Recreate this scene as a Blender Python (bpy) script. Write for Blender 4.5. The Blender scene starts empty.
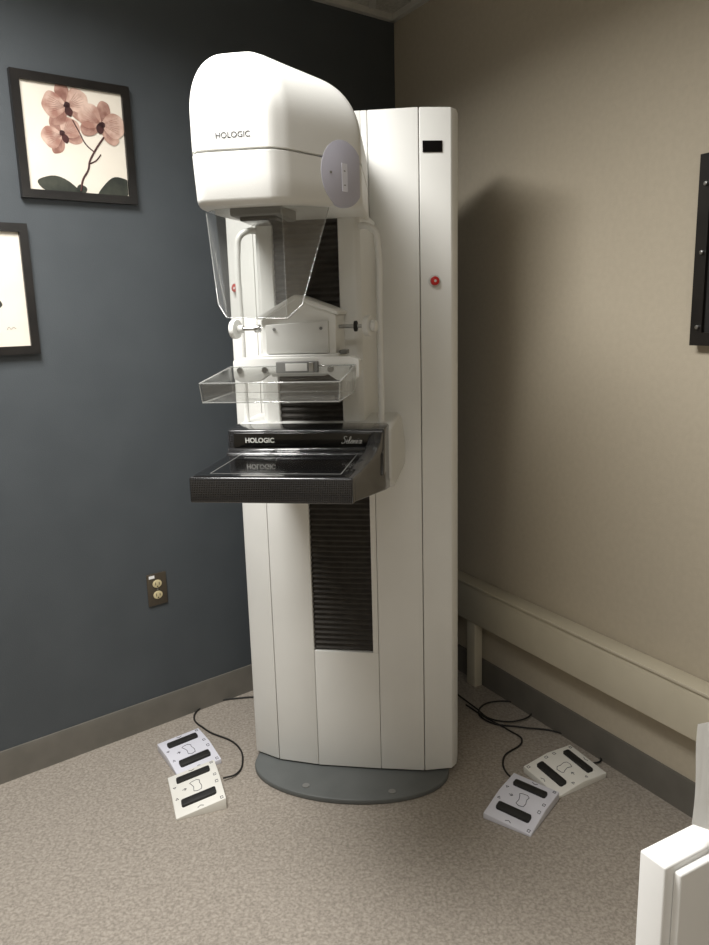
import bpy, bmesh, math, random
from mathutils import Vector, Matrix
random.seed(4)
scene=bpy.context.scene
COL=scene.collection
def lin(c):
    r=[]
    for v in c:
        v/=255.0
        r.append(v/12.92 if v<=0.04045 else ((v+0.055)/1.055)**2.4)
    return (r[0],r[1],r[2],1)
# ---------------------------------------------------------------- materials
def newmat(name):
    m=bpy.data.materials.new(name);m.use_nodes=True
    return m,m.node_tree,m.node_tree.nodes['Principled BSDF']
def noise_mat(name,c1,c2,scale=8,rough=0.5,bump=0.0,bscale=200,metal=0,coat=0,detail=4):
    m,nt,b=newmat(name);N=nt.nodes;L=nt.links
    tc=N.new('ShaderNodeTexCoord');n=N.new('ShaderNodeTexNoise');n.inputs['Scale'].default_value=scale;n.inputs['Detail'].default_value=detail
    r=N.new('ShaderNodeValToRGB');r.color_ramp.elements[0].position=0.35;r.color_ramp.elements[1].position=0.65
    r.color_ramp.elements[0].color=lin(c1);r.color_ramp.elements[1].color=lin(c2)
    L.new(tc.outputs['Object'],n.inputs['Vector']);L.new(n.outputs['Fac'],r.inputs['Fac']);L.new(r.outputs['Color'],b.inputs['Base Color'])
    b.inputs['Roughness'].default_value=rough;b.inputs['Metallic'].default_value=metal
    if coat: b.inputs['Coat Weight'].default_value=coat
    if bump>0:
        n2=N.new('ShaderNodeTexNoise');n2.inputs['Scale'].default_value=bscale;n2.inputs['Detail'].default_value=3
        bp=N.new('ShaderNodeBump');bp.inputs['Strength'].default_value=bump;bp.inputs['Distance'].default_value=0.002
        L.new(tc.outputs['Object'],n2.inputs['Vector']);L.new(n2.outputs['Fac'],bp.inputs['Height']);L.new(bp.outputs['Normal'],b.inputs['Normal'])
    return m
M={}
M['blue']=noise_mat('slate_wall_paint',(71,76,80),(75,80,84),6,0.6,0.2,260)
M['beige']=noise_mat('beige_wall_covering',(186,176,157),(190,180,161),60,0.75,0.22,320)
M['ceil']=noise_mat('ceiling_tile',(205,202,192),(185,182,172),90,0.9,0.5,200)
M['grid']=noise_mat('ceiling_grid_metal',(215,213,205),(205,203,195),10,0.4)
M['base']=noise_mat('vinyl_baseboard',(100,97,90),(108,104,97),12,0.5)
M['rail']=noise_mat('beige_rail_paint',(203,195,174),(209,201,180),8,0.45)
M['white']=noise_mat('off_white_enamel',(229,229,225),(233,233,229),5,0.38,0.1,500)
M['white2']=noise_mat('light_grey_enamel',(206,206,202),(211,211,207),5,0.4,0.1,500)
M['black']=noise_mat('black_rubber',(26,25,24),(34,33,31),30,0.6,0.2,300)
M['frame']=noise_mat('black_frame_lacquer',(22,20,19),(32,29,27),14,0.35)
M['bel']=noise_mat('bellows_fabric',(60,57,54),(70,67,63),40,0.8)
M['basep']=noise_mat('grey_base_enamel',(94,97,96),(102,105,104),9,0.5)
M['lav']=noise_mat('pale_lavender_plastic',(216,216,225),(222,222,231),9,0.4)
M['cream']=noise_mat('cream_plastic',(236,234,227),(230,228,220),9,0.4)
M['ink']=noise_mat('dark_grey_ink',(50,50,58),(56,56,64),9,0.5)
M['inkw']=noise_mat('white_ink',(235,235,230),(228,228,224),9,0.5)
M['inkf']=noise_mat('faint_grey_ink_and_reflection',(110,110,108),(118,118,114),9,0.5)
M['red']=noise_mat('red_plastic',(190,26,22),(170,20,18),9,0.35)
M['screen']=noise_mat('black_display_glass',(8,8,9),(14,14,16),9,0.12)
M['metal']=noise_mat('brushed_steel',(170,170,168),(190,190,188),40,0.3,metal=1)
M['grey']=noise_mat('mid_grey_plastic',(120,120,118),(130,130,127),9,0.45)
M['mat']=noise_mat('picture_mat_board',(230,222,208),(236,228,214),9,0.8)
M['bronze']=noise_mat('brown_outlet_plate',(70,62,52),(78,70,58),12,0.35)
M['ivory']=noise_mat('ivory_receptacle',(206,192,150),(212,198,158),12,0.4)
M['petal']=noise_mat('pink_petal_print',(220,192,176),(164,120,106),26,0.7,detail=8)
M['petal2']=noise_mat('dusky_petal_print',(202,166,150),(142,100,88),26,0.7,detail=8)
M['vein']=noise_mat('petal_vein_print',(136,88,78),(112,70,62),45,0.7)
M['stem']=noise_mat('dark_red_stem_print',(76,38,36),(54,28,28),30,0.7)
M['leaf']=noise_mat('dark_leaf_print',(40,44,38),(66,68,58),20,0.7)
M['paper']=noise_mat('white_paper',(250,250,248),(246,246,244),9,0.7)
M['disc']=noise_mat('lavender_grey_disc_plastic',(190,189,203),(196,195,209),9,0.4)
def floor_mat():
    m,nt,b=newmat('mottled_vinyl_floor');N=nt.nodes;L=nt.links
    tc=N.new('ShaderNodeTexCoord')
    nd=N.new('ShaderNodeTexNoise');nd.inputs['Scale'].default_value=70;nd.inputs['Detail'].default_value=4
    mx=N.new('ShaderNodeMix');mx.data_type='VECTOR';mx.inputs['Factor'].default_value=0.03
    L.new(tc.outputs['Object'],nd.inputs['Vector']);L.new(tc.outputs['Object'],mx.inputs[4]);L.new(nd.outputs['Color'],mx.inputs[5])
    v=N.new('ShaderNodeTexVoronoi');v.feature='DISTANCE_TO_EDGE';v.inputs['Scale'].default_value=58
    L.new(mx.outputs[1],v.inputs['Vector'])
    r=N.new('ShaderNodeValToRGB');r.color_ramp.elements[0].position=0.0;r.color_ramp.elements[1].position=0.16
    r.color_ramp.elements[0].color=lin((132,124,114));r.color_ramp.elements[1].color=lin((166,157,146))
    L.new(v.outputs['Distance'],r.inputs['Fac'])
    n=N.new('ShaderNodeTexNoise');n.inputs['Scale'].default_value=120;n.inputs['Detail'].default_value=6
    L.new(tc.outputs['Object'],n.inputs['Vector'])
    r2=N.new('ShaderNodeValToRGB');r2.color_ramp.elements[0].position=0.38;r2.color_ramp.elements[1].position=0.62
    r2.color_ramp.elements[0].color=lin((136,128,118));r2.color_ramp.elements[1].color=lin((182,173,162))
    L.new(n.outputs['Fac'],r2.inputs['Fac'])
    m2=N.new('ShaderNodeMix');m2.data_type='RGBA';m2.inputs['Factor'].default_value=0.5
    L.new(r.outputs['Color'],m2.inputs[6]);L.new(r2.outputs['Color'],m2.inputs[7])
    L.new(m2.outputs[2],b.inputs['Base Color']);b.inputs['Roughness'].default_value=0.5
    bp=N.new('ShaderNodeBump');bp.inputs['Strength'].default_value=0.12;bp.inputs['Distance'].default_value=0.001
    L.new(v.outputs['Distance'],bp.inputs['Height']);L.new(bp.outputs['Normal'],b.inputs['Normal'])
    return m
M['floor']=floor_mat()
def carbon_mat():
    m,nt,b=newmat('carbon_fibre_weave');N=nt.nodes;L=nt.links
    tc=N.new('ShaderNodeTexCoord');mp=N.new('ShaderNodeMapping');mp.inputs['Rotation'].default_value=(0,math.radians(45),0)
    mp.inputs['Location'].default_value=(0,0.0003,0)
    L.new(tc.outputs['Object'],mp.inputs['Vector'])
    c=N.new('ShaderNodeTexChecker');c.inputs['Scale'].default_value=400
    c.inputs['Color1'].default_value=lin((10,10,11));c.inputs['Color2'].default_value=lin((50,50,52))
    L.new(mp.outputs['Vector'],c.inputs['Vector']);L.new(c.outputs['Color'],b.inputs['Base Color'])
    b.inputs['Roughness'].default_value=0.22;b.inputs['Coat Weight'].default_value=0.6;b.inputs['Coat Roughness'].default_value=0.04
    return m
M['carbon']=carbon_mat()
M['darkgloss']=noise_mat('dark_glossy_composite',(12,12,13),(18,18,19),70,0.14,coat=0.6)
def clear_mat(name,tint,base,amt,diff):
    m=bpy.data.materials.new(name);m.use_nodes=True;nt=m.node_tree;N=nt.nodes;L=nt.links;N.clear()
    o=N.new('ShaderNodeOutputMaterial');t=N.new('ShaderNodeBsdfTransparent');t.inputs['Color'].default_value=tint
    g=N.new('ShaderNodeBsdfGlossy');g.inputs['Roughness'].default_value=0.04;g.inputs['Color'].default_value=(1,1,1,1)
    d=N.new('ShaderNodeBsdfDiffuse');d.inputs['Color'].default_value=(0.7,0.7,0.68,1)
    lw=N.new('ShaderNodeLayerWeight');lw.inputs['Blend'].default_value=0.3
    mt=N.new('ShaderNodeMath');mt.operation='MULTIPLY_ADD';mt.inputs[1].default_value=amt;mt.inputs[2].default_value=base
    mx=N.new('ShaderNodeMixShader');L.new(lw.outputs['Facing'],mt.inputs[0]);L.new(mt.outputs[0],mx.inputs[0]);L.new(t.outputs[0],mx.inputs[1]);L.new(g.outputs[0],mx.inputs[2])
    m2=N.new('ShaderNodeMixShader');m2.inputs[0].default_value=diff;L.new(mx.outputs[0],m2.inputs[1]);L.new(d.outputs[0],m2.inputs[2]);L.new(m2.outputs[0],o.inputs[0])
    return m
M['clear']=clear_mat('clear_acrylic',(0.95,0.952,0.948,1),0.06,0.35,0.022)
M['shield']=clear_mat('smoky_acrylic',(0.87,0.875,0.87,1),0.07,0.4,0.05)
M['cleare']=clear_mat('acrylic_edge',(0.8,0.82,0.81,1),0.15,0.3,0.22)
# ---------------------------------------------------------------- helpers
def empty(name,loc,rz=0,label=None,cat=None,group=None):
    e=bpy.data.objects.new(name,None);e.location=loc;e.rotation_euler=(0,0,rz);e.empty_display_size=0.1;COL.objects.link(e)
    if label:e['label']=label
    if cat:e['category']=cat
    if group:e['group']=group
    return e
def fin(name,bm,mat,parent=None,bevel=0,seg=3,smooth=True,label=None,sharp=38):
    bmesh.ops.recalc_face_normals(bm,faces=bm.faces)
    if bevel>0:
        es=[e for e in bm.edges if len(e.link_faces)==2 and e.calc_face_angle(0)>math.radians(28)]
        bmesh.ops.bevel(bm,geom=es,offset=bevel,segments=seg,profile=0.5,affect='EDGES',clamp_overlap=True)
    me=bpy.data.meshes.new(name);bm.to_mesh(me);bm.free()
    if smooth:
        for p in me.polygons:p.use_smooth=True
        me.set_sharp_from_angle(angle=math.radians(sharp))
    me.materials.append(M[mat] if isinstance(mat,str) else mat)
    o=bpy.data.objects.new(name,me);COL.objects.link(o)
    if parent:o.parent=parent
    if label:o['label']=label
    return o
def addbox(bm,x,y,z):
    r=bmesh.ops.create_cube(bm,size=1)
    for v in r['verts']:
        v.co=Vector(((x[0]+x[1])/2+v.co.x*(x[1]-x[0]),(y[0]+y[1])/2+v.co.y*(y[1]-y[0]),(z[0]+z[1])/2+v.co.z*(z[1]-z[0])))
def box(name,x,y,z,mat,parent=None,bevel=0.0,seg=3,label=None):
    bm=bmesh.new();addbox(bm,x,y,z)
    return fin(name,bm,mat,parent,bevel,seg,label=label)
def prism(name,poly,a,b,mat,parent=None,bevel=0,axis='z',seg=3,label=None):
    """poly in 2D extruded from a to b; axis z:(x,y) ; x:(y,z) ; y:(x,z)"""
    bm=bmesh.new()
    f={'z':lambda p,t:(p[0],p[1],t),'x':lambda p,t:(t,p[0],p[1]),'y':lambda p,t:(p[0],t,p[1])}[axis]
    A=[bm.verts.new(f(p,a)) for p in poly];B=[bm.verts.new(f(p,b)) for p in poly]
    bm.faces.new(A);bm.faces.new(B)
    n=len(poly)
    for i in range(n):bm.faces.new((A[i],A[(i+1)%n],B[(i+1)%n],B[i]))
    return fin(name,bm,mat,parent,bevel,seg,label=label)
def loft(name,rings,mat,parent=None,label=None,sharp=38):
    bm=bmesh.new();R=[[bm.verts.new(p) for p in r] for r in rings];n=len(rings[0])
    for a,b in zip(R,R[1:]):
        for i in range(n):bm.faces.new((a[i],a[(i+1)%n],b[(i+1)%n],b[i]))
    bm.faces.new(R[0]);bm.faces.new(R[-1])
    return fin(name,bm,mat,parent,label=label,sharp=sharp)
def tube(name,pts,r,mat,parent=None,closed=False,label=None,smooth=True):
    cu=bpy.data.curves.new('tmp','CURVE');cu.dimensions='3D';cu.bevel_depth=r;cu.bevel_resolution=3;cu.resolution_u=8;cu.use_fill_caps=True
    if smooth:
        s=cu.splines.new('BEZIER');s.bezier_points.add(len(pts)-1)
        for p,q in zip(s.bezier_points,pts):p.co=q;p.handle_left_type=p.handle_right_type='AUTO'
    else:
        s=cu.splines.new('POLY');s.points.add(len(pts)-1)
        for p,q in zip(s.points,pts):p.co=(q[0],q[1],q[2],1)
    s.use_cyclic_u=closed
    to=bpy.data.objects.new('tmp',cu);COL.objects.link(to);bpy.context.view_layer.update()
    me=bpy.data.meshes.new_from_object(to.evaluated_get(bpy.context.evaluated_depsgraph_get()));bpy.data.objects.remove(to)
    me.name=name
    for p in me.polygons:p.use_smooth=True
    me.materials.clear();me.materials.append(M[mat])
    o=bpy.data.objects.new(name,me);COL.objects.link(o)
    if parent:o.parent=parent
    if label:o['label']=label
    return o
def text(name,body,size,mat,parent,mtx,align='LEFT',shear=0,bold=0,label=None,sx=1):
    cu=bpy.data.curves.new('tmp','FONT');cu.body=body;cu.size=size;cu.extrude=0.00015;cu.align_x=align;cu.shear=shear;cu.offset=bold
    to=bpy.data.objects.new('tmp',cu);COL.objects.link(to);bpy.context.view_layer.update()
    me=bpy.data.meshes.new_from_object(to.evaluated_get(bpy.context.evaluated_depsgraph_get()));bpy.data.objects.remove(to)
    me.transform(mtx@Matrix.Diagonal((sx,1,1,1)));me.materials.clear();me.materials.append(M[mat]);me.name=name
    o=bpy.data.objects.new(name,me);COL.objects.link(o);o.parent=parent
    if label:o['label']=label
    return o
def FRONT(x,y,z): # text facing -y, reading along +x
    return Matrix.Translation((x,y,z))@Matrix.Rotation(math.radians(90),4,'X')
def cyl(name,c,axis,r,h,mat,parent=None,bevel=0,seg=32,label=None,sx=1,sy=1,clipx=None):
    bm=bmesh.new();bmesh.ops.create_cone(bm,cap_ends=True,segments=seg,radius1=r,radius2=r,depth=h)
    bm.transform(Matrix.Diagonal((sx,sy,1,1)))
    q=Vector((0,0,1)).rotation_difference(Vector(axis).normalized()).to_matrix().to_4x4()
    bm.transform(Matrix.Translation(c)@q)
    if clipx is not None:
        r_=bmesh.ops.bisect_plane(bm,geom=bm.verts[:]+bm.edges[:]+bm.faces[:],plane_co=(clipx,0,0),plane_no=(1,0,0),clear_outer=True)
        bmesh.ops.holes_fill(bm,edges=[g for g in r_['geom_cut'] if isinstance(g,bmesh.types.BMEdge)])
    return fin(name,bm,mat,parent,bevel,2,label=label)
# ---------------------------------------------------------------- room
K=Vector((0.198,3.205,0))
dl=Vector((-0.783,-0.622,0));dr=Vector((0.485,-0.875,0))
aL=math.atan2(0.622,0.783);aR=math.atan2(-0.875,0.485)
CH=2.505
def struct(o):
    o['kind']='structure';return o
def place(o,loc,rz):
    o.location=loc;o.rotation_euler=(0,0,rz);return o
LE=K+dl*4.0; RE=K+dr*4.8
SW=Vector((-1.55,-1.9,0))
struct(place(box('wall_left',(-4.0,0.0),(0,0.12),(0,CH),'blue'),K,aL))
struct(place(box('wall_right',(0.0,4.8),(0,0.12),(0,CH),'beige'),K,aR))
def wallseg(name,a,b,mat):
    d=b-a;return struct(place(box(name,(0,d.length),(0,0.12),(0,CH),mat),a,math.atan2(d.y,d.x)))
wallseg('wall_side',SW,LE,'beige')
wallseg('wall_rear',RE,SW,'beige')
def poly_slab(name,pts,z0,z1,mat):
    return struct(prism(name,[(p.x,p.y) for p in pts],z0,z1,mat))
cen=(K+LE+RE+SW)/4
ex=[c+(c-cen).normalized()*0.2 for c in (K,LE,SW,RE)]
poly_slab('floor',ex,-0.1,0,'floor')
poly_slab('ceiling',ex,CH,CH+0.1,'ceil')
bm=bmesh.new()
for i in range(-3,6): addbox(bm,(-3.6+0,3.0),(i*0.61+0.25,i*0.61+0.275),(CH-0.006,CH+0.001))
for i in range(-5,5): addbox(bm,(i*0.61+0.1,i*0.61+0.125),(-2.0,3.25),(CH-0.005,CH+0.001))
g=fin('trim_1',bm,'grid');struct(g)
me=g.data;bm=bmesh.new();bm.from_mesh(me)
room=[K,LE,SW,RE]
for i in range(4):
    a=room[i];b=room[(i+1)%4];d=(b-a).normalized();n=Vector((d.y,-d.x,0))
    if n.dot(cen-a)>0:n=-n
    bmesh.ops.bisect_plane(bm,geom=bm.verts[:]+bm.edges[:]+bm.faces[:],plane_co=a-n*0.002,plane_no=n,clear_outer=True)
bm.to_mesh(me);bm.free()
def baseb(name,L0,L1,loc,rz):
    prof=[(0,0),(-0.013,0),(-0.011,0.012),(-0.009,0.09),(-0.006,0.101),(0,0.102)]
    return struct(place(prism(name,prof,L0,L1,'base',axis='x'),loc,rz))
baseb('baseboard_left',-3.98,-0.005,K,aL)
baseb('baseboard_right',0.005,4.78,K,aR)
struct(place(box('trim_2',(-3.98,-0.003),(-0.022,0),(CH-0.022,CH),'grid'),K,aL))
struct(place(box('trim_3',(0.003,4.78),(-0.022,0),(CH-0.022,CH),'grid'),K,aR))

# ---------------------------------------------------------------- low wall rail
rr=empty('wall_rail',K+dr*1.5,aR,'beige painted boxed ledge running low along the wall','wall rail')
box('ledge',(-1.12,1.6),(-0.060,-0.002),(0.264,0.404),'rail',rr,0.002)
box('ledge_cap',(-1.12,1.6),(-0.066,-0.002),(0.4045,0.413),'rail',rr,0.0015)
box('leg',(-0.975,-0.925),(-0.05,-0.014),(0.0,0.264),'rail',rr,0.003)
box('end_panel',(-1.12,-1.09),(-0.055,-0.014),(0.0,0.264),'rail',rr,0.003)

# ---------------------------------------------------------------- pictures
def leftwall(s,z): # s distance from corner along the wall
    p=K+dl*s;return Vector((p.x,p.y,z))
def framed(name,s0,s1,z0,z1,fw,label):
    w=s1-s0;h=z1-z0
    e=empty(name,leftwall((s0+s1)/2,z0),aL,label,'framed picture')
    bm=bmesh.new()
    for x,z in (((-w/2,w/2),(0,fw)),((-w/2,w/2),(h-fw,h)),((-w/2,-w/2+fw),(fw,h-fw)),((w/2-fw,w/2),(fw,h-fw))):
        addbox(bm,x,(-0.022,-0.002),z)
    fin('frame',bm,'frame',e)
    box('print',(-w/2+fw-0.002,w/2-fw+0.002),(-0.012,-0.003),(fw-0.002,h-fw+0.002),'mat',e)
    return e,w,h
e,w,h=framed('framed_picture',1.100,1.444,1.752,2.092,0.024,'square black-framed print of pink orchid blossoms on cream')
def uv(px,py): return ((px-74)/122.0*w, (1-(py-73)/128.0)*h)
def blob(bm,cx,cz,ang,L,W,y,vein=None,wob=0.05):
    n=30;vs=[]
    for i in range(n):
        t=2*math.pi*i/n
        u=math.cos(t)*L/2+L/2;v=math.sin(t)*W/2*(0.5+0.6*math.sin(min(1,max(0,u/L))*math.pi*0.72))
        v*=1+wob*math.sin(3*t+cx*90);u*=1+wob*0.5*math.sin(4*t+cz*50)
        vs.append(bm.verts.new((cx+u*math.cos(ang)-v*math.sin(ang),y,cz+u*math.sin(ang)+v*math.cos(ang))))
    bm.faces.new(vs)
    if vein is not None:
        for k in (-0.55,-0.36,-0.18,0,0.18,0.36,0.55):
            p=[]
            for (u,s) in ((0.05,0.0003),(0.45,0.0005),(0.84-0.2*abs(k),0.0001)):
                v=k*W*0.85*u
                for d in (-s,s):
                    vv=v+d;uu=u*L
                    p.append(vein.verts.new((cx+uu*math.cos(ang)-vv*math.sin(ang),y-0.0002,cz+uu*math.sin(ang)+vv*math.cos(ang))))
            vein.faces.new((p[0],p[2],p[3],p[1]));vein.faces.new((p[2],p[4],p[5],p[3]))
def flower(cx,cz,s,a0,k):
    bm=bmesh.new();vn=bmesh.new()
    for j,a in enumerate((90,215,325)): blob(bm,cx,cz,math.radians(a+a0),s*1.05,s*0.62,-0.0125-k*0.0010,vn)
    fin('sepals',bm,'petal2',e,smooth=False)
    bm=bmesh.new()
    for a in (15,165): blob(bm,cx,cz,math.radians(a+a0),s*1.1,s*1.05,-0.0129-k*0.0010,vn)
    fin('petals',bm,'petal',e,smooth=False)
    fin('petal_veins',vn,'vein',e,smooth=False)
    bm=bmesh.new();blob(bm,cx,cz+s*0.10,math.radians(-90+a0),s*0.52,s*0.34,-0.0133-k*0.0010);blob(bm,cx-s*0.14,cz,math.radians(10+a0),s*0.32,s*0.26,-0.0133-k*0.0010)
    fin('blossom_lip',bm,'stem',e,smooth=False)
for k,(px,py,s,a0) in enumerate(((60,133,0.056,28),(67,103,0.064,14),(102,117,0.066,-14))):
    u,v=uv(px,py);flower(u,v,s,a0,k)
def stemc(pts,r):
    tube('stem',[(uv(a,b)[0],-0.0126,uv(a,b)[1]) for a,b in pts],r,'stem',e)
stemc([(74,190),(77,178),(84,166),(86,158),(92,147),(98,138),(104,130)],0.0027)
stemc([(92,147),(84,140),(78,128),(72,116)],0.0018)
stemc([(86,160),(93,156),(99,149)],0.0018)
bm=bmesh.new()
for (px,py,a,L,W) in ((76,197,166,0.13,0.055),(92,200,22,0.115,0.062),(76,199,100,0.03,0.03)):
    u,v=uv(px,py);blob(bm,u,0.018,math.radians(a),L,W,-0.0130)
lf=fin('leaves',bm,'leaf',e,smooth=False)
for v in lf.data.vertices:
    v.co.z=max(v.co.z,0.0245);v.co.x=max(-w/2+0.025,min(w/2-0.025,v.co.x))
e2,w2,h2=framed('framed_picture',1.441,1.80,1.312,1.680,0.024,'black-framed print with a dark sketch on white mat')
e=e2
bm=bmesh.new();blob(bm,0.058,0.148,math.radians(-12),0.032,0.026,-0.0128);blob(bm,-0.02,0.16,math.radians(5),0.09,0.05,-0.0130)
blob(bm,0.02,0.10,math.radians(75),0.06,0.016,-0.0132)
fin('sketch',bm,'leaf',e,smooth=False)
tube('signature',[(0.096,-0.0125,0.072),(0.101,-0.0125,0.079),(0.106,-0.0125,0.073),(0.113,-0.0125,0.078),(0.120,-0.0125,0.074)],0.0005,'inkf',e)

# outlet
eo=empty('wall_outlet',leftwall(1.135,0.438),aL,'brown duplex outlet with ivory sockets and small sticker','electrical outlet')
box('plate',(-0.035,0.035),(-0.006,-0.0005),(0,0.114),'bronze',eo,0.002)
for zc in (0.037,0.077):
    cyl('socket',(0,-0.0065,zc),(0,1,0),0.0165,0.004,'ivory',eo,0.0008,sx=1,sy=0.85)
    bm=bmesh.new();addbox(bm,(-0.0075,-0.0055),(-0.0092,-0.0083),(zc-0.004,zc+0.006));addbox(bm,(0.0055,0.0075),(-0.0092,-0.0083),(zc-0.004,zc+0.005));addbox(bm,(-0.002,0.002),(-0.0092,-0.0083),(zc-0.011,zc-0.007))
    fin('socket_slot',bm,'black',eo)
cyl('screw',(0,-0.0068,0.057),(0,1,0),0.003,0.002,'metal',eo)
box('sticker',(-0.028,-0.008),(-0.0068,-0.0058),(0.098,0.108),'paper',eo)

# wall panel on the beige wall
pm=K+dr*1.410
et=empty('wall_panel',Vector((pm.x,pm.y,1.30)),aR,'black framed panel with small pins on the beige wall','wall panel')
bm=bmesh.new();W_,H_,F_=0.62,0.455,0.032
for x,z in (((0,W_),(0,F_)),((0,W_),(H_-F_,H_)),((0,F_),(F_,H_-F_)),((W_-F_,W_),(F_,H_-F_))): addbox(bm,x,(-0.03,-0.002),z)
fin('frame',bm,'frame',et)
box('board',(F_-0.002,W_-F_+0.002),(-0.02,-0.003),(F_-0.002,H_-F_+0.002),'black',et)
for z in (0.385,0.225,0.045): cyl('pin',(0.022,-0.033,z),(0,1,0),0.005,0.008,'metal',et,0.001)

# ---------------------------------------------------------------- machine
O=Vector((-0.037,2.147,0))
mm=empty('mammography_machine',O,math.atan2(-0.157,0.988),'tall off-white breast imaging machine with black detector shelf','medical imaging machine')
col=empty('column',(0,0,0));col.parent=mm
TOP=1.918
prism('core',[(-0.30,0.075),(0.30,0.075),(0.30,0.44),(-0.30,0.44)],0.02,TOP-0.02,'grey',col)
def P(name,poly,z0=0.022,z1=TOP,mat='white',bev=0.0025): return prism(name,poly,z0,z1,mat,col,bev)
P('front_panel',[(-0.2310,0.016),(-0.1015,0.0),(-0.1015,0.08),(-0.2310,0.08)])
P('side_panel',[(-0.325,0.085),(-0.318,0.055),(-0.2325,0.0165),(-0.2325,0.10),(-0.300,0.43),(-0.318,0.43)],bev=0.003)
P('front_panel',[(0.0965,0.0),(0.2285,0.004),(0.2285,0.08),(0.0965,0.08)])
P('side_panel',[(0.2305,0.004),(0.312,0.026),(0.325,0.050),(0.328,0.09),(0.318,0.43),(0.300,0.43),(0.2305,0.10)],bev=0.003)
bm=bmesh.new()
addbox(bm,(-0.1003,0.0953),(0.0,0.07),(0.022,0.405));addbox(bm,(0.0785,0.0953),(0.001,0.07),(0.405,TOP))
addbox(bm,(-0.1003,0.0785),(0.0,0.07),(1.86,TOP))
fin('centre_panel',bm,'white',col,0.0015)
def bellows(name,x0,x1,y,z0,z1,pitch,depth,parent):
    bm=bmesh.new();n=int((z1-z0)/pitch);prev=None
    for i in range(n*2+1):
        z=z0+(z1-z0)*i/(2*n);yy=y if i%2 else y+depth
        a=bm.verts.new((x0,yy,z));b=bm.verts.new((x1,yy,z))
        if prev:bm.faces.new((prev[0],prev[1],b,a))
        prev=(a,b)
    return fin(name,bm,'bel',parent,smooth=False)
bellows('bellows',-0.1003,0.0785,0.006,0.405,1.86,0.0160,0.0090,col)
pdir=Vector((0.0815,0.022,0)).normalized();pn=Vector((pdir.y,-pdir.x,0))
def onpanel(x): return Vector((x,0.004+(x-0.2305)*0.022/0.0815,0))
def slab_on(name,xc,zc,wx,hz,th,mat,par):
    bm=bmesh.new();c=onpanel(xc)
    vs=[]
    for dz in (-hz/2,hz/2):
        for d in (-wx/2,wx/2):
            for t in (-0.001,th): vs.append(bm.verts.new(c+pdir*d+pn*t+Vector((0,0,zc+dz))))
    bmesh.ops.convex_hull(bm,input=vs)
    return fin(name,bm,mat,par,smooth=False)
slab_on('display',0.264,1.822,0.052,0.028,0.0025,'screen',col)
c=onpanel(0.267)+Vector((0,0,1.482))
cl=Vector((-0.290,0.040,1.482));nl=Vector((-0.41,-0.91,0))
for cc,nn in ((c,pn),(cl,nl)):
    cyl('stop_button_ring',cc+nn*0.002,nn,0.0165,0.005,'white2',col,0.001)
    cyl('emergency_stop_button',cc+nn*0.008,nn,0.0118,0.012,'red',col,0.003)
    cyl('button_cap',cc+nn*0.0142,nn,0.0035,0.001,'white2',col)
pts=[]
for i in range(41):
    t=math.pi+math.pi*i/40
    pts.append((-0.004+0.306*math.cos(t),0.02+0.178*math.sin(t)))
pts+= [(0.302,0.44),(-0.310,0.44)]
prism('base_plate',pts,0.0,0.017,'basep',mm,0.004)
for x in (-0.12,0.14): cyl('base_bolt',(x,-0.105,0.0175),(0,0,1),0.011,0.003,'grey',mm)

# C-arm
arm=empty('arm',(0,0,0));arm.parent=mm
prism('arm_side_rail',[(-0.138,-0.29),(-0.128,-0.302),(-0.095,-0.302),(-0.095,-0.27),(-0.095,-0.005),(-0.138,-0.005)],1.0,1.64,'white',arm,0.004)
prism('arm_side_rail',[(0.061,-0.302),(0.100,-0.302),(0.112,-0.29),(0.112,-0.005),(0.061,-0.005)],1.0,1.64,'white',arm,0.004)
bellows('arm_bellows',-0.095,0.061,-0.294,1.0,1.64,0.0150,0.0085,arm)
box('arm_spine',(-0.096,0.062),(-0.27,-0.005),(1.0,1.64),'grey',arm)
prism('arm_lower_housing',[(-0.385,1.145),(-0.385,1.02),(-0.30,0.985),(-0.02,0.985),(-0.02,1.06),(-0.10,1.13),(-0.16,1.150)],-0.198,0.186,'white2',arm,0.010,axis='x')
box('arm_mount',(-0.09,0.07),(-0.03,0.01),(1.0,1.5),'grey',arm)
for s in (1,-1):
    cx=-0.012
    X=lambda v:cx+s*v
    tube('handle',[(X(0.118),-0.285,1.598),(X(0.140),-0.30,1.598),(X(0.160),-0.305,1.585),(X(0.166),-0.305,1.56),(X(0.167),-0.305,1.35),(X(0.167),-0.305,1.18),(X(0.166),-0.305,1.13)],0.0075,'white',arm)

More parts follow.
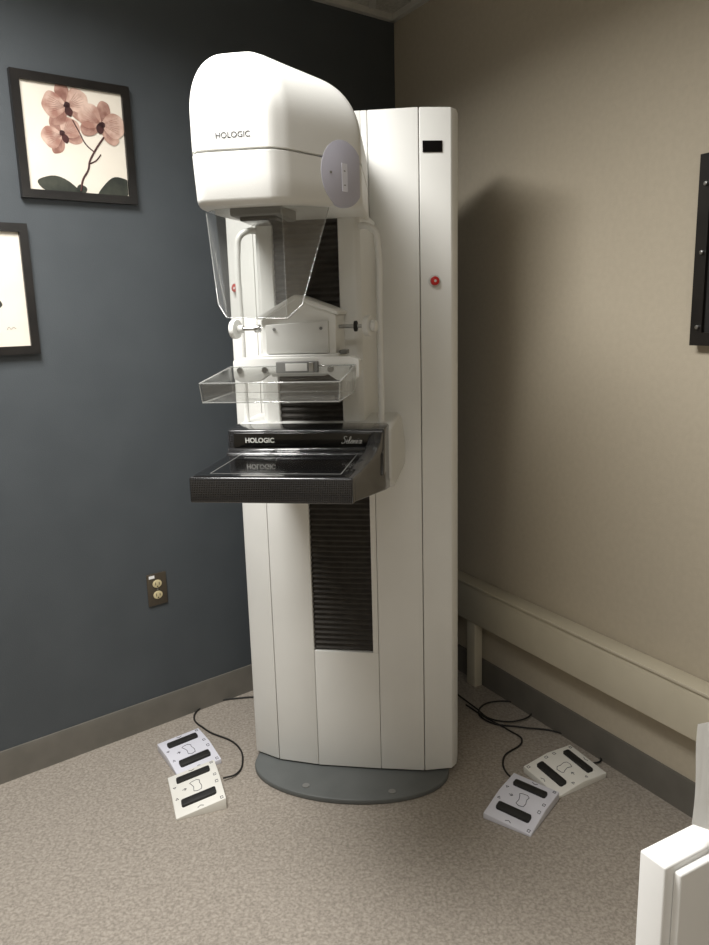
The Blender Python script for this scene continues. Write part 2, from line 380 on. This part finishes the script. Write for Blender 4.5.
# tube head
hd=empty('tube_head',(0,0,0));hd.parent=mm
ctrl=[(0.090,-0.02),(0.112,-0.12),(0.128,-0.28),(0.143,-0.44),(0.149,-0.500),(0.149,-0.518),(0.141,-0.534),(0.095,-0.607),(0.055,-0.671),(0.042,-0.692),(0.024,-0.7085),(0.010,-0.715),(-0.090,-0.715),(-0.118,-0.7135),(-0.134,-0.700),(-0.154,-0.63),(-0.174,-0.45),(-0.163,-0.2),(-0.12,-0.02)]
def chaikin(p,it=2):
    for _ in range(it):
        q=[];n=len(p)
        for i in range(n):
            a=p[i];b=p[(i+1)%n]
            q.append((a[0]*0.8+b[0]*0.2,a[1]*0.8+b[1]*0.2));q.append((a[0]*0.2+b[0]*0.8,a[1]*0.2+b[1]*0.8))
        p=q
    return p
base=chaikin(ctrl,3)
ZT=1.893
def ring(z,ins=0.0):
    t=min(1,max(0,(z-1.755)/(ZT-1.755)));dq=0.165*(1-math.sqrt(max(0,1-t*t)))
    uL=min(1,max(0,(z-1.775)/(ZT-1.775)));sL=1-(1-math.sqrt(max(0,1-uL*uL)))*0.80
    uR=min(1,max(0,(z-1.735)/(ZT-1.735)));sR=1-(1-math.sqrt(max(0,1-uR**2.15)))*0.86
    cx=-0.085;out=[]
    low=max(0,(1.69-z)/0.09)*0.007
    for x,q in base:
        wgt=min(1,max(0,(-q-0.15)/0.55))
        qq=q+(dq+ins+low*0.4)*wgt
        k=(sR if x>cx else sL)
        k-= ins/0.15+ (low/0.1 if x<cx else 0)
        xx=cx+(x-cx)*max(0.05,k)
        zz=z
        if z<1.65: zz=z+0.03*(q+0.72)/0.7*(1.65-z)/0.05
        out.append((xx,qq,zz))
    return out
loft('lower_cover',[ring(1.600,0.016),ring(1.6015,0.006),ring(1.606,0.0015),ring(1.612,0.0),ring(1.65),ring(1.6895),ring(1.6905,0.0015),ring(1.6905,0.006),ring(1.70,0.006)],'white',hd)
rings=[ring(1.6935,0.005),ring(1.6935,0.0015),ring(1.695,0.0)]
for i in range(1,31):
    a=i/30*math.pi/2
    rings.append(ring(1.70+(ZT-1.70)*math.sin(a)))
loft('upper_cover',rings,'white',hd)
box('collimator',(-0.085,0.015),(-0.65,-0.52),(1.588,1.612),'grey',hd,0.004)
box('collimator_window',(-0.070,0.0),(-0.635,-0.54),(1.580,1.590),'screen',hd,0.002)
p0=Vector((0.055,-0.671,0));p1=Vector((0.141,-0.534,0))
sd=(p1-p0).normalized();sn=Vector((sd.y,-sd.x,0))
dc=p0+(p1-p0)*0.77+Vector((0,0,1.6665))
cyl('control_disc',dc-sn*0.0035,sn,0.062,0.008,'disc',hd,0.0006,seg=72,label='round lavender-grey control disc',clipx=0.1475)
def ondisc(name,u0,u1,v0,v1,th,mat):
    bm=bmesh.new();vs=[]
    for u in (u0,u1):
        for v in (v0,v1):
            for t in (0.0000,0.0008+th): vs.append(bm.verts.new(dc+sd*u+Vector((0,0,v))+sn*t))
    bmesh.ops.convex_hull(bm,input=vs);return fin(name,bm,mat,hd,smooth=False)
ondisc('disc_label',-0.004,0.012,-0.032,0.020,0.0002,'lav')
for v in (-0.020,0.006): ondisc('disc_button',0.001,0.006,v-0.001,v+0.001,0.0004,'grey')
ondisc('disc_button',-0.039,-0.033,-0.002,0.002,0.0005,'grey')
text('lettering','HOLOGIC',0.0142,'ink',hd,FRONT(-0.083,-0.7154,1.7128),bold=0.0,label='dark grey printed lettering')

# face shield
def sheet(name,quads,th,parent,mat='clear'):
    bm=bmesh.new();cache={}
    def V(p):
        k=tuple(round(c,5) for c in p)
        if k not in cache:cache[k]=bm.verts.new(p)
        return cache[k]
    for q in quads:bm.faces.new([V(p) for p in q])
    bmesh.ops.recalc_face_normals(bm,faces=bm.faces)
    bmesh.ops.solidify(bm,geom=bm.faces[:],thickness=th)
    return fin(name,bm,mat,parent,smooth=False)
z1,z0=1.603,1.396
A=[(-0.112,-0.655,z1),(0.020,-0.662,z1),(0.096,-0.592,z1)]
B=[(-0.094,-0.675,z0+0.004),(0.026,-0.682,z0),(0.050,-0.655,z0+0.025)]
Lf=[(-0.148,-0.60,z1),(-0.116,-0.655,z0+0.03)]
sheet('face_shield',[(A[0],A[1],B[1],B[0]),(A[1],A[2],B[2],B[1]),(Lf[0],A[0],B[0],Lf[1])],0.002,hd,'shield').__setitem__('label','smoky clear acrylic face shield')
tube('shield_rim',[Lf[0],Lf[1],B[0],B[1],B[2],A[2]],0.0009,'cleare',hd,smooth=False)
tube('shield_fold',[A[1],B[1]],0.0006,'cleare',hd,smooth=False)

# compression device
cp=empty('compression_device',(0,0,0));cp.parent=mm
prism('carriage_block',[(-0.098,1.312),(0.070,1.312),(0.072,1.400),(0.060,1.410),(-0.016,1.438),(-0.088,1.400),(-0.098,1.392)],-0.42,-0.30,'white',cp,0.002,axis='y')
prism('carriage_roof',[(-0.104,1.394),(-0.086,1.398),(-0.016,1.436),(0.060,1.408),(0.078,1.400),(0.078,1.408),(0.062,1.416),(-0.016,1.446),(-0.090,1.408),(-0.104,1.402)],-0.432,-0.30,'white',cp,0.0015,axis='y')
prism('carriage_cover',[(-0.086,1.318),(0.056,1.318),(0.056,1.388),(-0.086,1.382)],-0.430,-0.418,'white2',cp,0.0015,axis='y')
box('carriage_ledge',(-0.104,0.078),(-0.436,-0.30),(1.306,1.316),'white',cp,0.002)
box('carriage_neck',(-0.075,0.048),(-0.44,-0.33),(1.268,1.305),'white2',cp,0.003)
for x in (-0.066,0.040): cyl('cover_screw',(x,-0.431,1.372),(0,1,0),0.0035,0.003,'grey',cp)
for z in (1.318,1.296): box('side_lug',(0.076,0.092),(-0.41,-0.37),(z-0.005,z+0.005),'grey',cp,0.0015)
tube('knob_shaft',[(-0.170,-0.38,1.374),(0.140,-0.38,1.374)],0.0045,'metal',cp,smooth=False)
cyl('knob',(-0.171,-0.38,1.374),(1,-0.25,0),0.022,0.013,'white',cp,0.002)
cyl('knob_collar',(-0.118,-0.38,1.374),(1,0,0),0.009,0.014,'metal',cp,0.002)
cyl('knob_hub',(-0.158,-0.38,1.374),(1,-0.1,0),0.009,0.014,'white2',cp,0.002)
cyl('knob',(0.138,-0.38,1.374),(1,-0.25,0),0.023,0.014,'white',cp,0.002)
cyl('knob_collar',(0.110,-0.38,1.374),(1,0,0),0.012,0.008,'black',cp,0.002)
cyl('knob_cap',(0.152,-0.384,1.374),(1,-0.25,0),0.013,0.012,'white',cp,0.003)
prism('paddle_bracket',[(-0.150,1.306),(-0.150,1.268),(-0.130,1.258),(-0.090,1.262),(-0.070,1.276),(0.060,1.276),(0.080,1.262),(0.112,1.258),(0.130,1.268),(0.130,1.306),(0.112,1.312),(-0.132,1.312)],-0.480,-0.450,'white',cp,0.002,axis='y')
box('paddle_clamp',(-0.050,0.042),(-0.494,-0.452),(1.280,1.304),'grey',cp,0.002)
box('clamp_cover',(-0.028,0.020),(-0.498,-0.492),(1.284,1.300),'white2',cp,0.001)
box('clamp_lever',(0.024,0.034),(-0.500,-0.492),(1.282,1.302),'metal',cp,0.001)
box('paddle_arm',(-0.145,-0.128),(-0.47,-0.38),(1.275,1.298),'white',cp,0.002)
box('paddle_arm',(0.107,0.124),(-0.47,-0.38),(1.275,1.298),'white',cp,0.002)
for x in (-0.134,-0.078,0.068,0.116): cyl('bracket_screw',(x,-0.482,1.286),(0,1,0),0.007,0.006,'metal',cp,0.001)
zb,zt=1.238,1.282
x0,x1,y0,y1=-0.152,0.120,-0.680,-0.485
F=[(x0,y0),(x1,y0),(x1,y1),(x0,y1)]
F2=[(x0-0.003,y0-0.004),(x1+0.003,y0-0.004),(x1+0.003,y1),(x0-0.003,y1)]
q=[[(x,y,zb) for x,y in F]]
hh=[zt-0.006,zt-0.006,zt+0.012,zt+0.012]
for i in range(4):
    a=F[i];b=F[(i+1)%4];a2=F2[i];b2=F2[(i+1)%4]
    q.append([(a[0],a[1],zb),(b[0],b[1],zb),(b2[0],b2[1],hh[(i+1)%4]),(a2[0],a2[1],hh[i])])
t=sheet('compression_paddle',q,0.0028,cp);t['label']='clear plastic compression tray'
rim=[(F2[k][0],F2[k][1],hh[k]) for k in range(4)]
tube('paddle_rim',rim,0.0014,'cleare',cp,closed=True,smooth=False)
tube('paddle_rim',[(a[0],a[1],zb) for a in F],0.0014,'cleare',cp,closed=True,smooth=False)
for k in range(4): tube('paddle_rim',[(F[k][0],F[k][1],zb),(F2[k][0],F2[k][1],hh[k])],0.0011,'cleare',cp,smooth=False)

# detector shelf
ds=empty('detector_shelf',(0,0,0));ds.parent=mm
prism('detector_housing',[(-0.184,-0.702),(0.145,-0.702),(0.176,-0.40),(-0.184,-0.40)],1.041,1.093,'carbon',ds,0.004)
prism('detector_top',[(-0.176,-0.694),(0.137,-0.694),(0.145,-0.44),(-0.176,-0.44)],1.0925,1.0945,'darkgloss',ds)
prism('detector_rear_console',[(-0.36,1.045),(-0.462,1.045),(-0.462,1.096),(-0.446,1.104),(-0.438,1.148),(-0.36,1.152)],-0.186,0.177,'carbon',ds,0.006,axis='x')
sb=prism('side_bracket',[(-0.69,1.043),(-0.69,1.085),(-0.62,1.095),(-0.55,1.099),(-0.50,1.107),(-0.465,1.122),(-0.44,1.142),(-0.42,1.150),(-0.375,1.152),(-0.375,1.000),(-0.42,1.004)],0.150,0.181,'carbon',ds,0.004,axis='x')
for v in sb.data.vertices:
    v.co.x+=(v.co.y+0.375)*0.108
box('console_face',(-0.170,0.150),(-0.4475,-0.43),(1.108,1.142),'darkgloss',ds,0.002)
bm=bmesh.new()
for (xa,xb,ya,yb) in ((-0.150,0.118,-0.672,-0.6705),(0.1165,0.118,-0.672,-0.46),(-0.150,-0.1485,-0.672,-0.46)):
    addbox(bm,(xa,xb),(ya,yb),(1.0945,1.0949))
fin('guide_line',bm,'inkf',ds,smooth=False)
text('lettering','HOLOGIC',0.0150,'inkw',ds,FRONT(-0.142,-0.4480,1.1200),bold=0.0005,label='white bold lettering')
def script(word_strokes,x,z,s,y):
    for st in word_strokes:
        tube('script_lettering',[(x+(a+0.28*b)*s,y,z+b*s) for a,b in st],0.00045,'inkw',ds,label='thin white script lettering')
script([[(0.62,0.92),(0.50,1.02),(0.30,0.98),(0.24,0.78),(0.42,0.58),(0.52,0.34),(0.36,0.06),(0.12,0.04),(0.04,0.18)],
 [(0.66,0.24),(0.86,0.30),(0.92,0.46),(0.80,0.50),(0.70,0.30),(0.78,0.04),(0.98,0.08),(1.14,0.50),(1.20,0.96),(1.12,0.98),(1.08,0.60),(1.10,0.10),(1.22,0.04),(1.34,0.24),(1.52,0.32),(1.56,0.46),(1.46,0.50),(1.36,0.28),(1.44,0.04),(1.60,0.08),(1.74,0.46),(1.74,0.04),(1.88,0.42),(2.00,0.44),(2.02,0.06),(2.14,0.06),(2.26,0.44),(2.26,0.06),(2.38,0.06)],
 [(2.80,0.40),(2.62,0.46),(2.52,0.22),(2.60,0.04),(2.76,0.14),(2.84,0.46),(2.82,0.06),(2.98,0.08)],[(2.30,0.68),(2.32,0.72)]],0.080,1.1175,0.0158,-0.4482)
text('lettering','HOLOGIC',0.0155,'inkf',ds,Matrix.Translation((-0.130,-0.505,1.0946)),bold=0.0004,label='faint grey letters drawn as a reflection of the console lettering')  # console lettering's reflection in the glossy top, drawn as faint grey letters
box('shelf_underside',(-0.05,0.07),(-0.60,-0.36),(1.026,1.042),'black',ds,0.004)

# ---------------------------------------------------------------- foot switches
def footswitch(cx,cy,adeg,Ls,Ws,body,label,cable=None,tilt=(0.0,0.12)):
    ang=math.radians(adeg)
    e=empty('foot_switch',(cx,cy,0),ang,label,'foot pedal','foot switches on the floor')
    parts=[]
    l=Ls/2;w_=Ws/2;H0,H1,H2=0.013,0.017,0.022
    prof=[(-l,0),(l,0),(l,H0),(l*0.55,H1),(0,H2),(-l*0.55,H1),(-l,H0)]
    parts.append(prism('housing',prof,-w_,w_,body,e,0.0015,axis='y'))
    def zt(u):
        u=abs(u);return H2-((H2-H1)/(l*0.55))*u if u<l*0.55 else H1-((H1-H0)/(l*0.45))*(u-l*0.55)
    for s in (-1,1):
        bm=bmesh.new();n=6;vs=[]
        hw=0.0125;L2=w_*0.70
        for k in range(4):
            cxx=(hw-0.006)*(1 if k in(0,3) else -1);cyy=(L2-0.006)*(1 if k<2 else -1)
            for i in range(n+1):
                t=math.pi/2*k+math.pi/2*i/n
                vs.append((s*l*0.56+cxx+0.006*math.cos(t),cyy+0.006*math.sin(t)))
        A_=[bm.verts.new((u,v,0.010)) for u,v in vs];B_=[bm.verts.new((u,v,zt(u)+0.008)) for u,v in vs]
        bm.faces.new(A_);bm.faces.new(B_)
        for i in range(len(vs)):bm.faces.new((A_[i],A_[(i+1)%len(vs)],B_[(i+1)%len(vs)],B_[i]))
        parts.append(fin('rubber_pad',bm,'black',e,0.0015,2))
    def line(pts): parts.append(tube('printed_symbol',[(u,v,zt(u)+0.0002) for u,v in pts],0.0009,'ink',e,smooth=False))
    line([(-0.024,-0.010),(-0.026,0.006),(-0.018,0.014),(-0.006,0.012),(0.010,0.016),(0.022,0.014),(0.025,0.002),(0.020,-0.009),(0.004,-0.007),(-0.012,-0.012),(-0.019,-0.016),(-0.024,-0.010)])
    line([(0.0,-0.030),(0.0,-0.040)]);line([(-0.005,-0.034),(0.0,-0.028),(0.005,-0.034)])
    for s in (-1,1):
        line([(s*(l-0.008),-w_*0.12),(s*(l-0.013),0),(s*(l-0.008),w_*0.12)])
        line([(s*0.022,-w_*0.82),(s*0.029,-w_*0.76),(s*0.029,-w_*0.88),(s*0.022,-w_*0.82)])
        line([(s*0.012,w_*0.78),(s*0.021,w_*0.78),(s*0.021,w_*0.88),(s*0.012,w_*0.88),(s*0.012,w_*0.78)])
        line([(s*(l-0.014),w_*0.80),(s*(l-0.006),w_*0.80),(s*(l-0.006),w_*0.90),(s*(l-0.014),w_*0.90),(s*(l-0.014),w_*0.80)])
    def tl(v): return tilt[0]*(v.co.x*math.cos(ang)-v.co.y*math.sin(ang))+tilt[1]*(v.co.x*math.sin(ang)+v.co.y*math.cos(ang))
    mn=min(tl(v) for v in parts[0].data.vertices)
    for o in parts:
        for v in o.data.vertices:
            if v.co.z>0.006: v.co.z+=tl(v)-mn-0.006
    if cable:
        R=Matrix.Rotation(-ang,4,'Z')
        for pts in cable:
            tube('cable',[R@(Vector(p)-Vector((cx,cy,0))) for p in pts],0.0028,'black',e)
    return e
CL=[[(-0.430,2.12,0.012),(-0.395,2.15,0.006),(-0.385,2.22,0.005),(-0.42,2.32,0.005),(-0.54,2.42,0.005),(-0.60,2.52,0.005),(-0.56,2.60,0.005),(-0.44,2.64,0.005),(-0.36,2.64,0.005)]]
CR=[[(0.70,2.14,0.012),(0.75,2.17,0.006),(0.735,2.24,0.005),(0.66,2.34,0.005),(0.54,2.38,0.005),(0.44,2.42,0.005),(0.42,2.50,0.005),(0.50,2.56,0.005),(0.60,2.50,0.005),(0.56,2.42,0.010),(0.46,2.43,0.006),(0.41,2.52,0.005),(0.36,2.62,0.005)],
    [(0.475,2.065,0.006),(0.445,2.11,0.005),(0.45,2.20,0.005),(0.53,2.30,0.005),(0.50,2.36,0.005),(0.44,2.44,0.006),(0.38,2.54,0.005)]]
footswitch(-0.565,2.260,-57,0.190,0.145,'lav','pale lavender foot switch with two black rubber bars',None)
footswitch(-0.500,2.052,-70,0.192,0.145,'cream','cream foot switch with two black rubber bars and a cable',CL,(0.16,0.13))
footswitch(0.452,1.948,-127,0.198,0.143,'lav','pale lavender foot switch angled beside the machine base',None)
footswitch(0.617,2.103,29,0.194,0.152,'cream','cream foot switch with black bars near the baseboard',CR)

# ---------------------------------------------------------------- white cabinet & paper
cz=0.72
cb=empty('equipment_cabinet',(0.351,0.858,0),math.atan2(0.064,0.118),'white equipment cabinet with rounded edges','cabinet')
box('body',(0.0,0.60),(-0.040,0.0),(0.0,cz),'paper',cb,0.003)
box('front_panel',(0.014,0.60),(-0.052,-0.0405),(0.0,cz-0.008),'paper',cb,0.003)
tw=empty('paper_pack',(0.351,0.858,cz+0.0005),math.atan2(0.064,0.118),'loose white paper sheets standing on the cabinet','paper pack')
bm=bmesh.new();nx,nz=14,10;g_=[]
for i in range(nx+1):
    col_=[]
    for j in range(nz+1):
        a=i/nx;b=j/nz
        xl=0.056+0.008*b+0.003*math.sin(b*5);x=xl+(0.26-xl)*a
        zlow=0.034*max(0,1-a*3.0)**1.4+0.001
        z=zlow+(0.170-zlow)*b-0.004*a
        y=-0.031+0.005*math.sin(a*16+b*1.5)*(1-a)
        col_.append(bm.verts.new((x,y,z)))
    g_.append(col_)
for i in range(nx):
    for j in range(nz): bm.faces.new((g_[i][j],g_[i+1][j],g_[i+1][j+1],g_[i][j+1]))
bmesh.ops.solidify(bm,geom=bm.faces[:],thickness=0.0012)
fin('loose_sheet',bm,'paper',tw,sharp=60)
box('stack',(0.150,0.26),(-0.024,-0.002),(0.0,0.12),'paper',tw,0.002)

# ---------------------------------------------------------------- lights
def area(name,loc,sx,sy,power,col,spread=math.pi,rot=(0,0,0)):
    l=bpy.data.lights.new(name,'AREA');l.shape='RECTANGLE';l.size=sx;l.size_y=sy;l.energy=power;l.color=col;l.spread=spread
    o=bpy.data.objects.new(name,l);o.location=loc;o.rotation_euler=rot;COL.objects.link(o);return o
area('ceiling_and_fill_lamp',(-0.64,1.26,CH-0.02),0.95,0.50,53,(1.0,0.985,0.955),math.radians(160),(0,0,math.radians(-50)))
area('ceiling_and_fill_lamp',(0.10,-0.5,CH-0.02),1.2,0.6,12,(1.0,0.98,0.945),math.radians(175))  # added fill light behind the camera, softens the machine's shadow on the wall
w_=bpy.data.worlds.new('room_ambient');scene.world=w_;w_.use_nodes=True
w_.node_tree.nodes['Background'].inputs[0].default_value=(0.5,0.5,0.5,1);w_.node_tree.nodes['Background'].inputs[1].default_value=0.02
# ---------------------------------------------------------------- camera
f=765.0
dwn=Vector((103,-3700,-f)).normalized();Z=-dwn
Y=Vector((0,0,-1));Y=(Y-Z*Y.dot(Z)).normalized();X=Y.cross(Z)
R=Matrix((X,Y,Z))
cam=bpy.data.cameras.new('camera');co=bpy.data.objects.new('camera',cam);COL.objects.link(co)
co.matrix_world=Matrix.Translation((0,0,1.40))@R.to_4x4()
cam.sensor_fit='VERTICAL';cam.sensor_height=24;cam.lens=f/945*24;cam.clip_start=0.02
scene.camera=co
scene.view_settings.view_transform='Standard';scene.view_settings.look='None';scene.view_settings.exposure=0
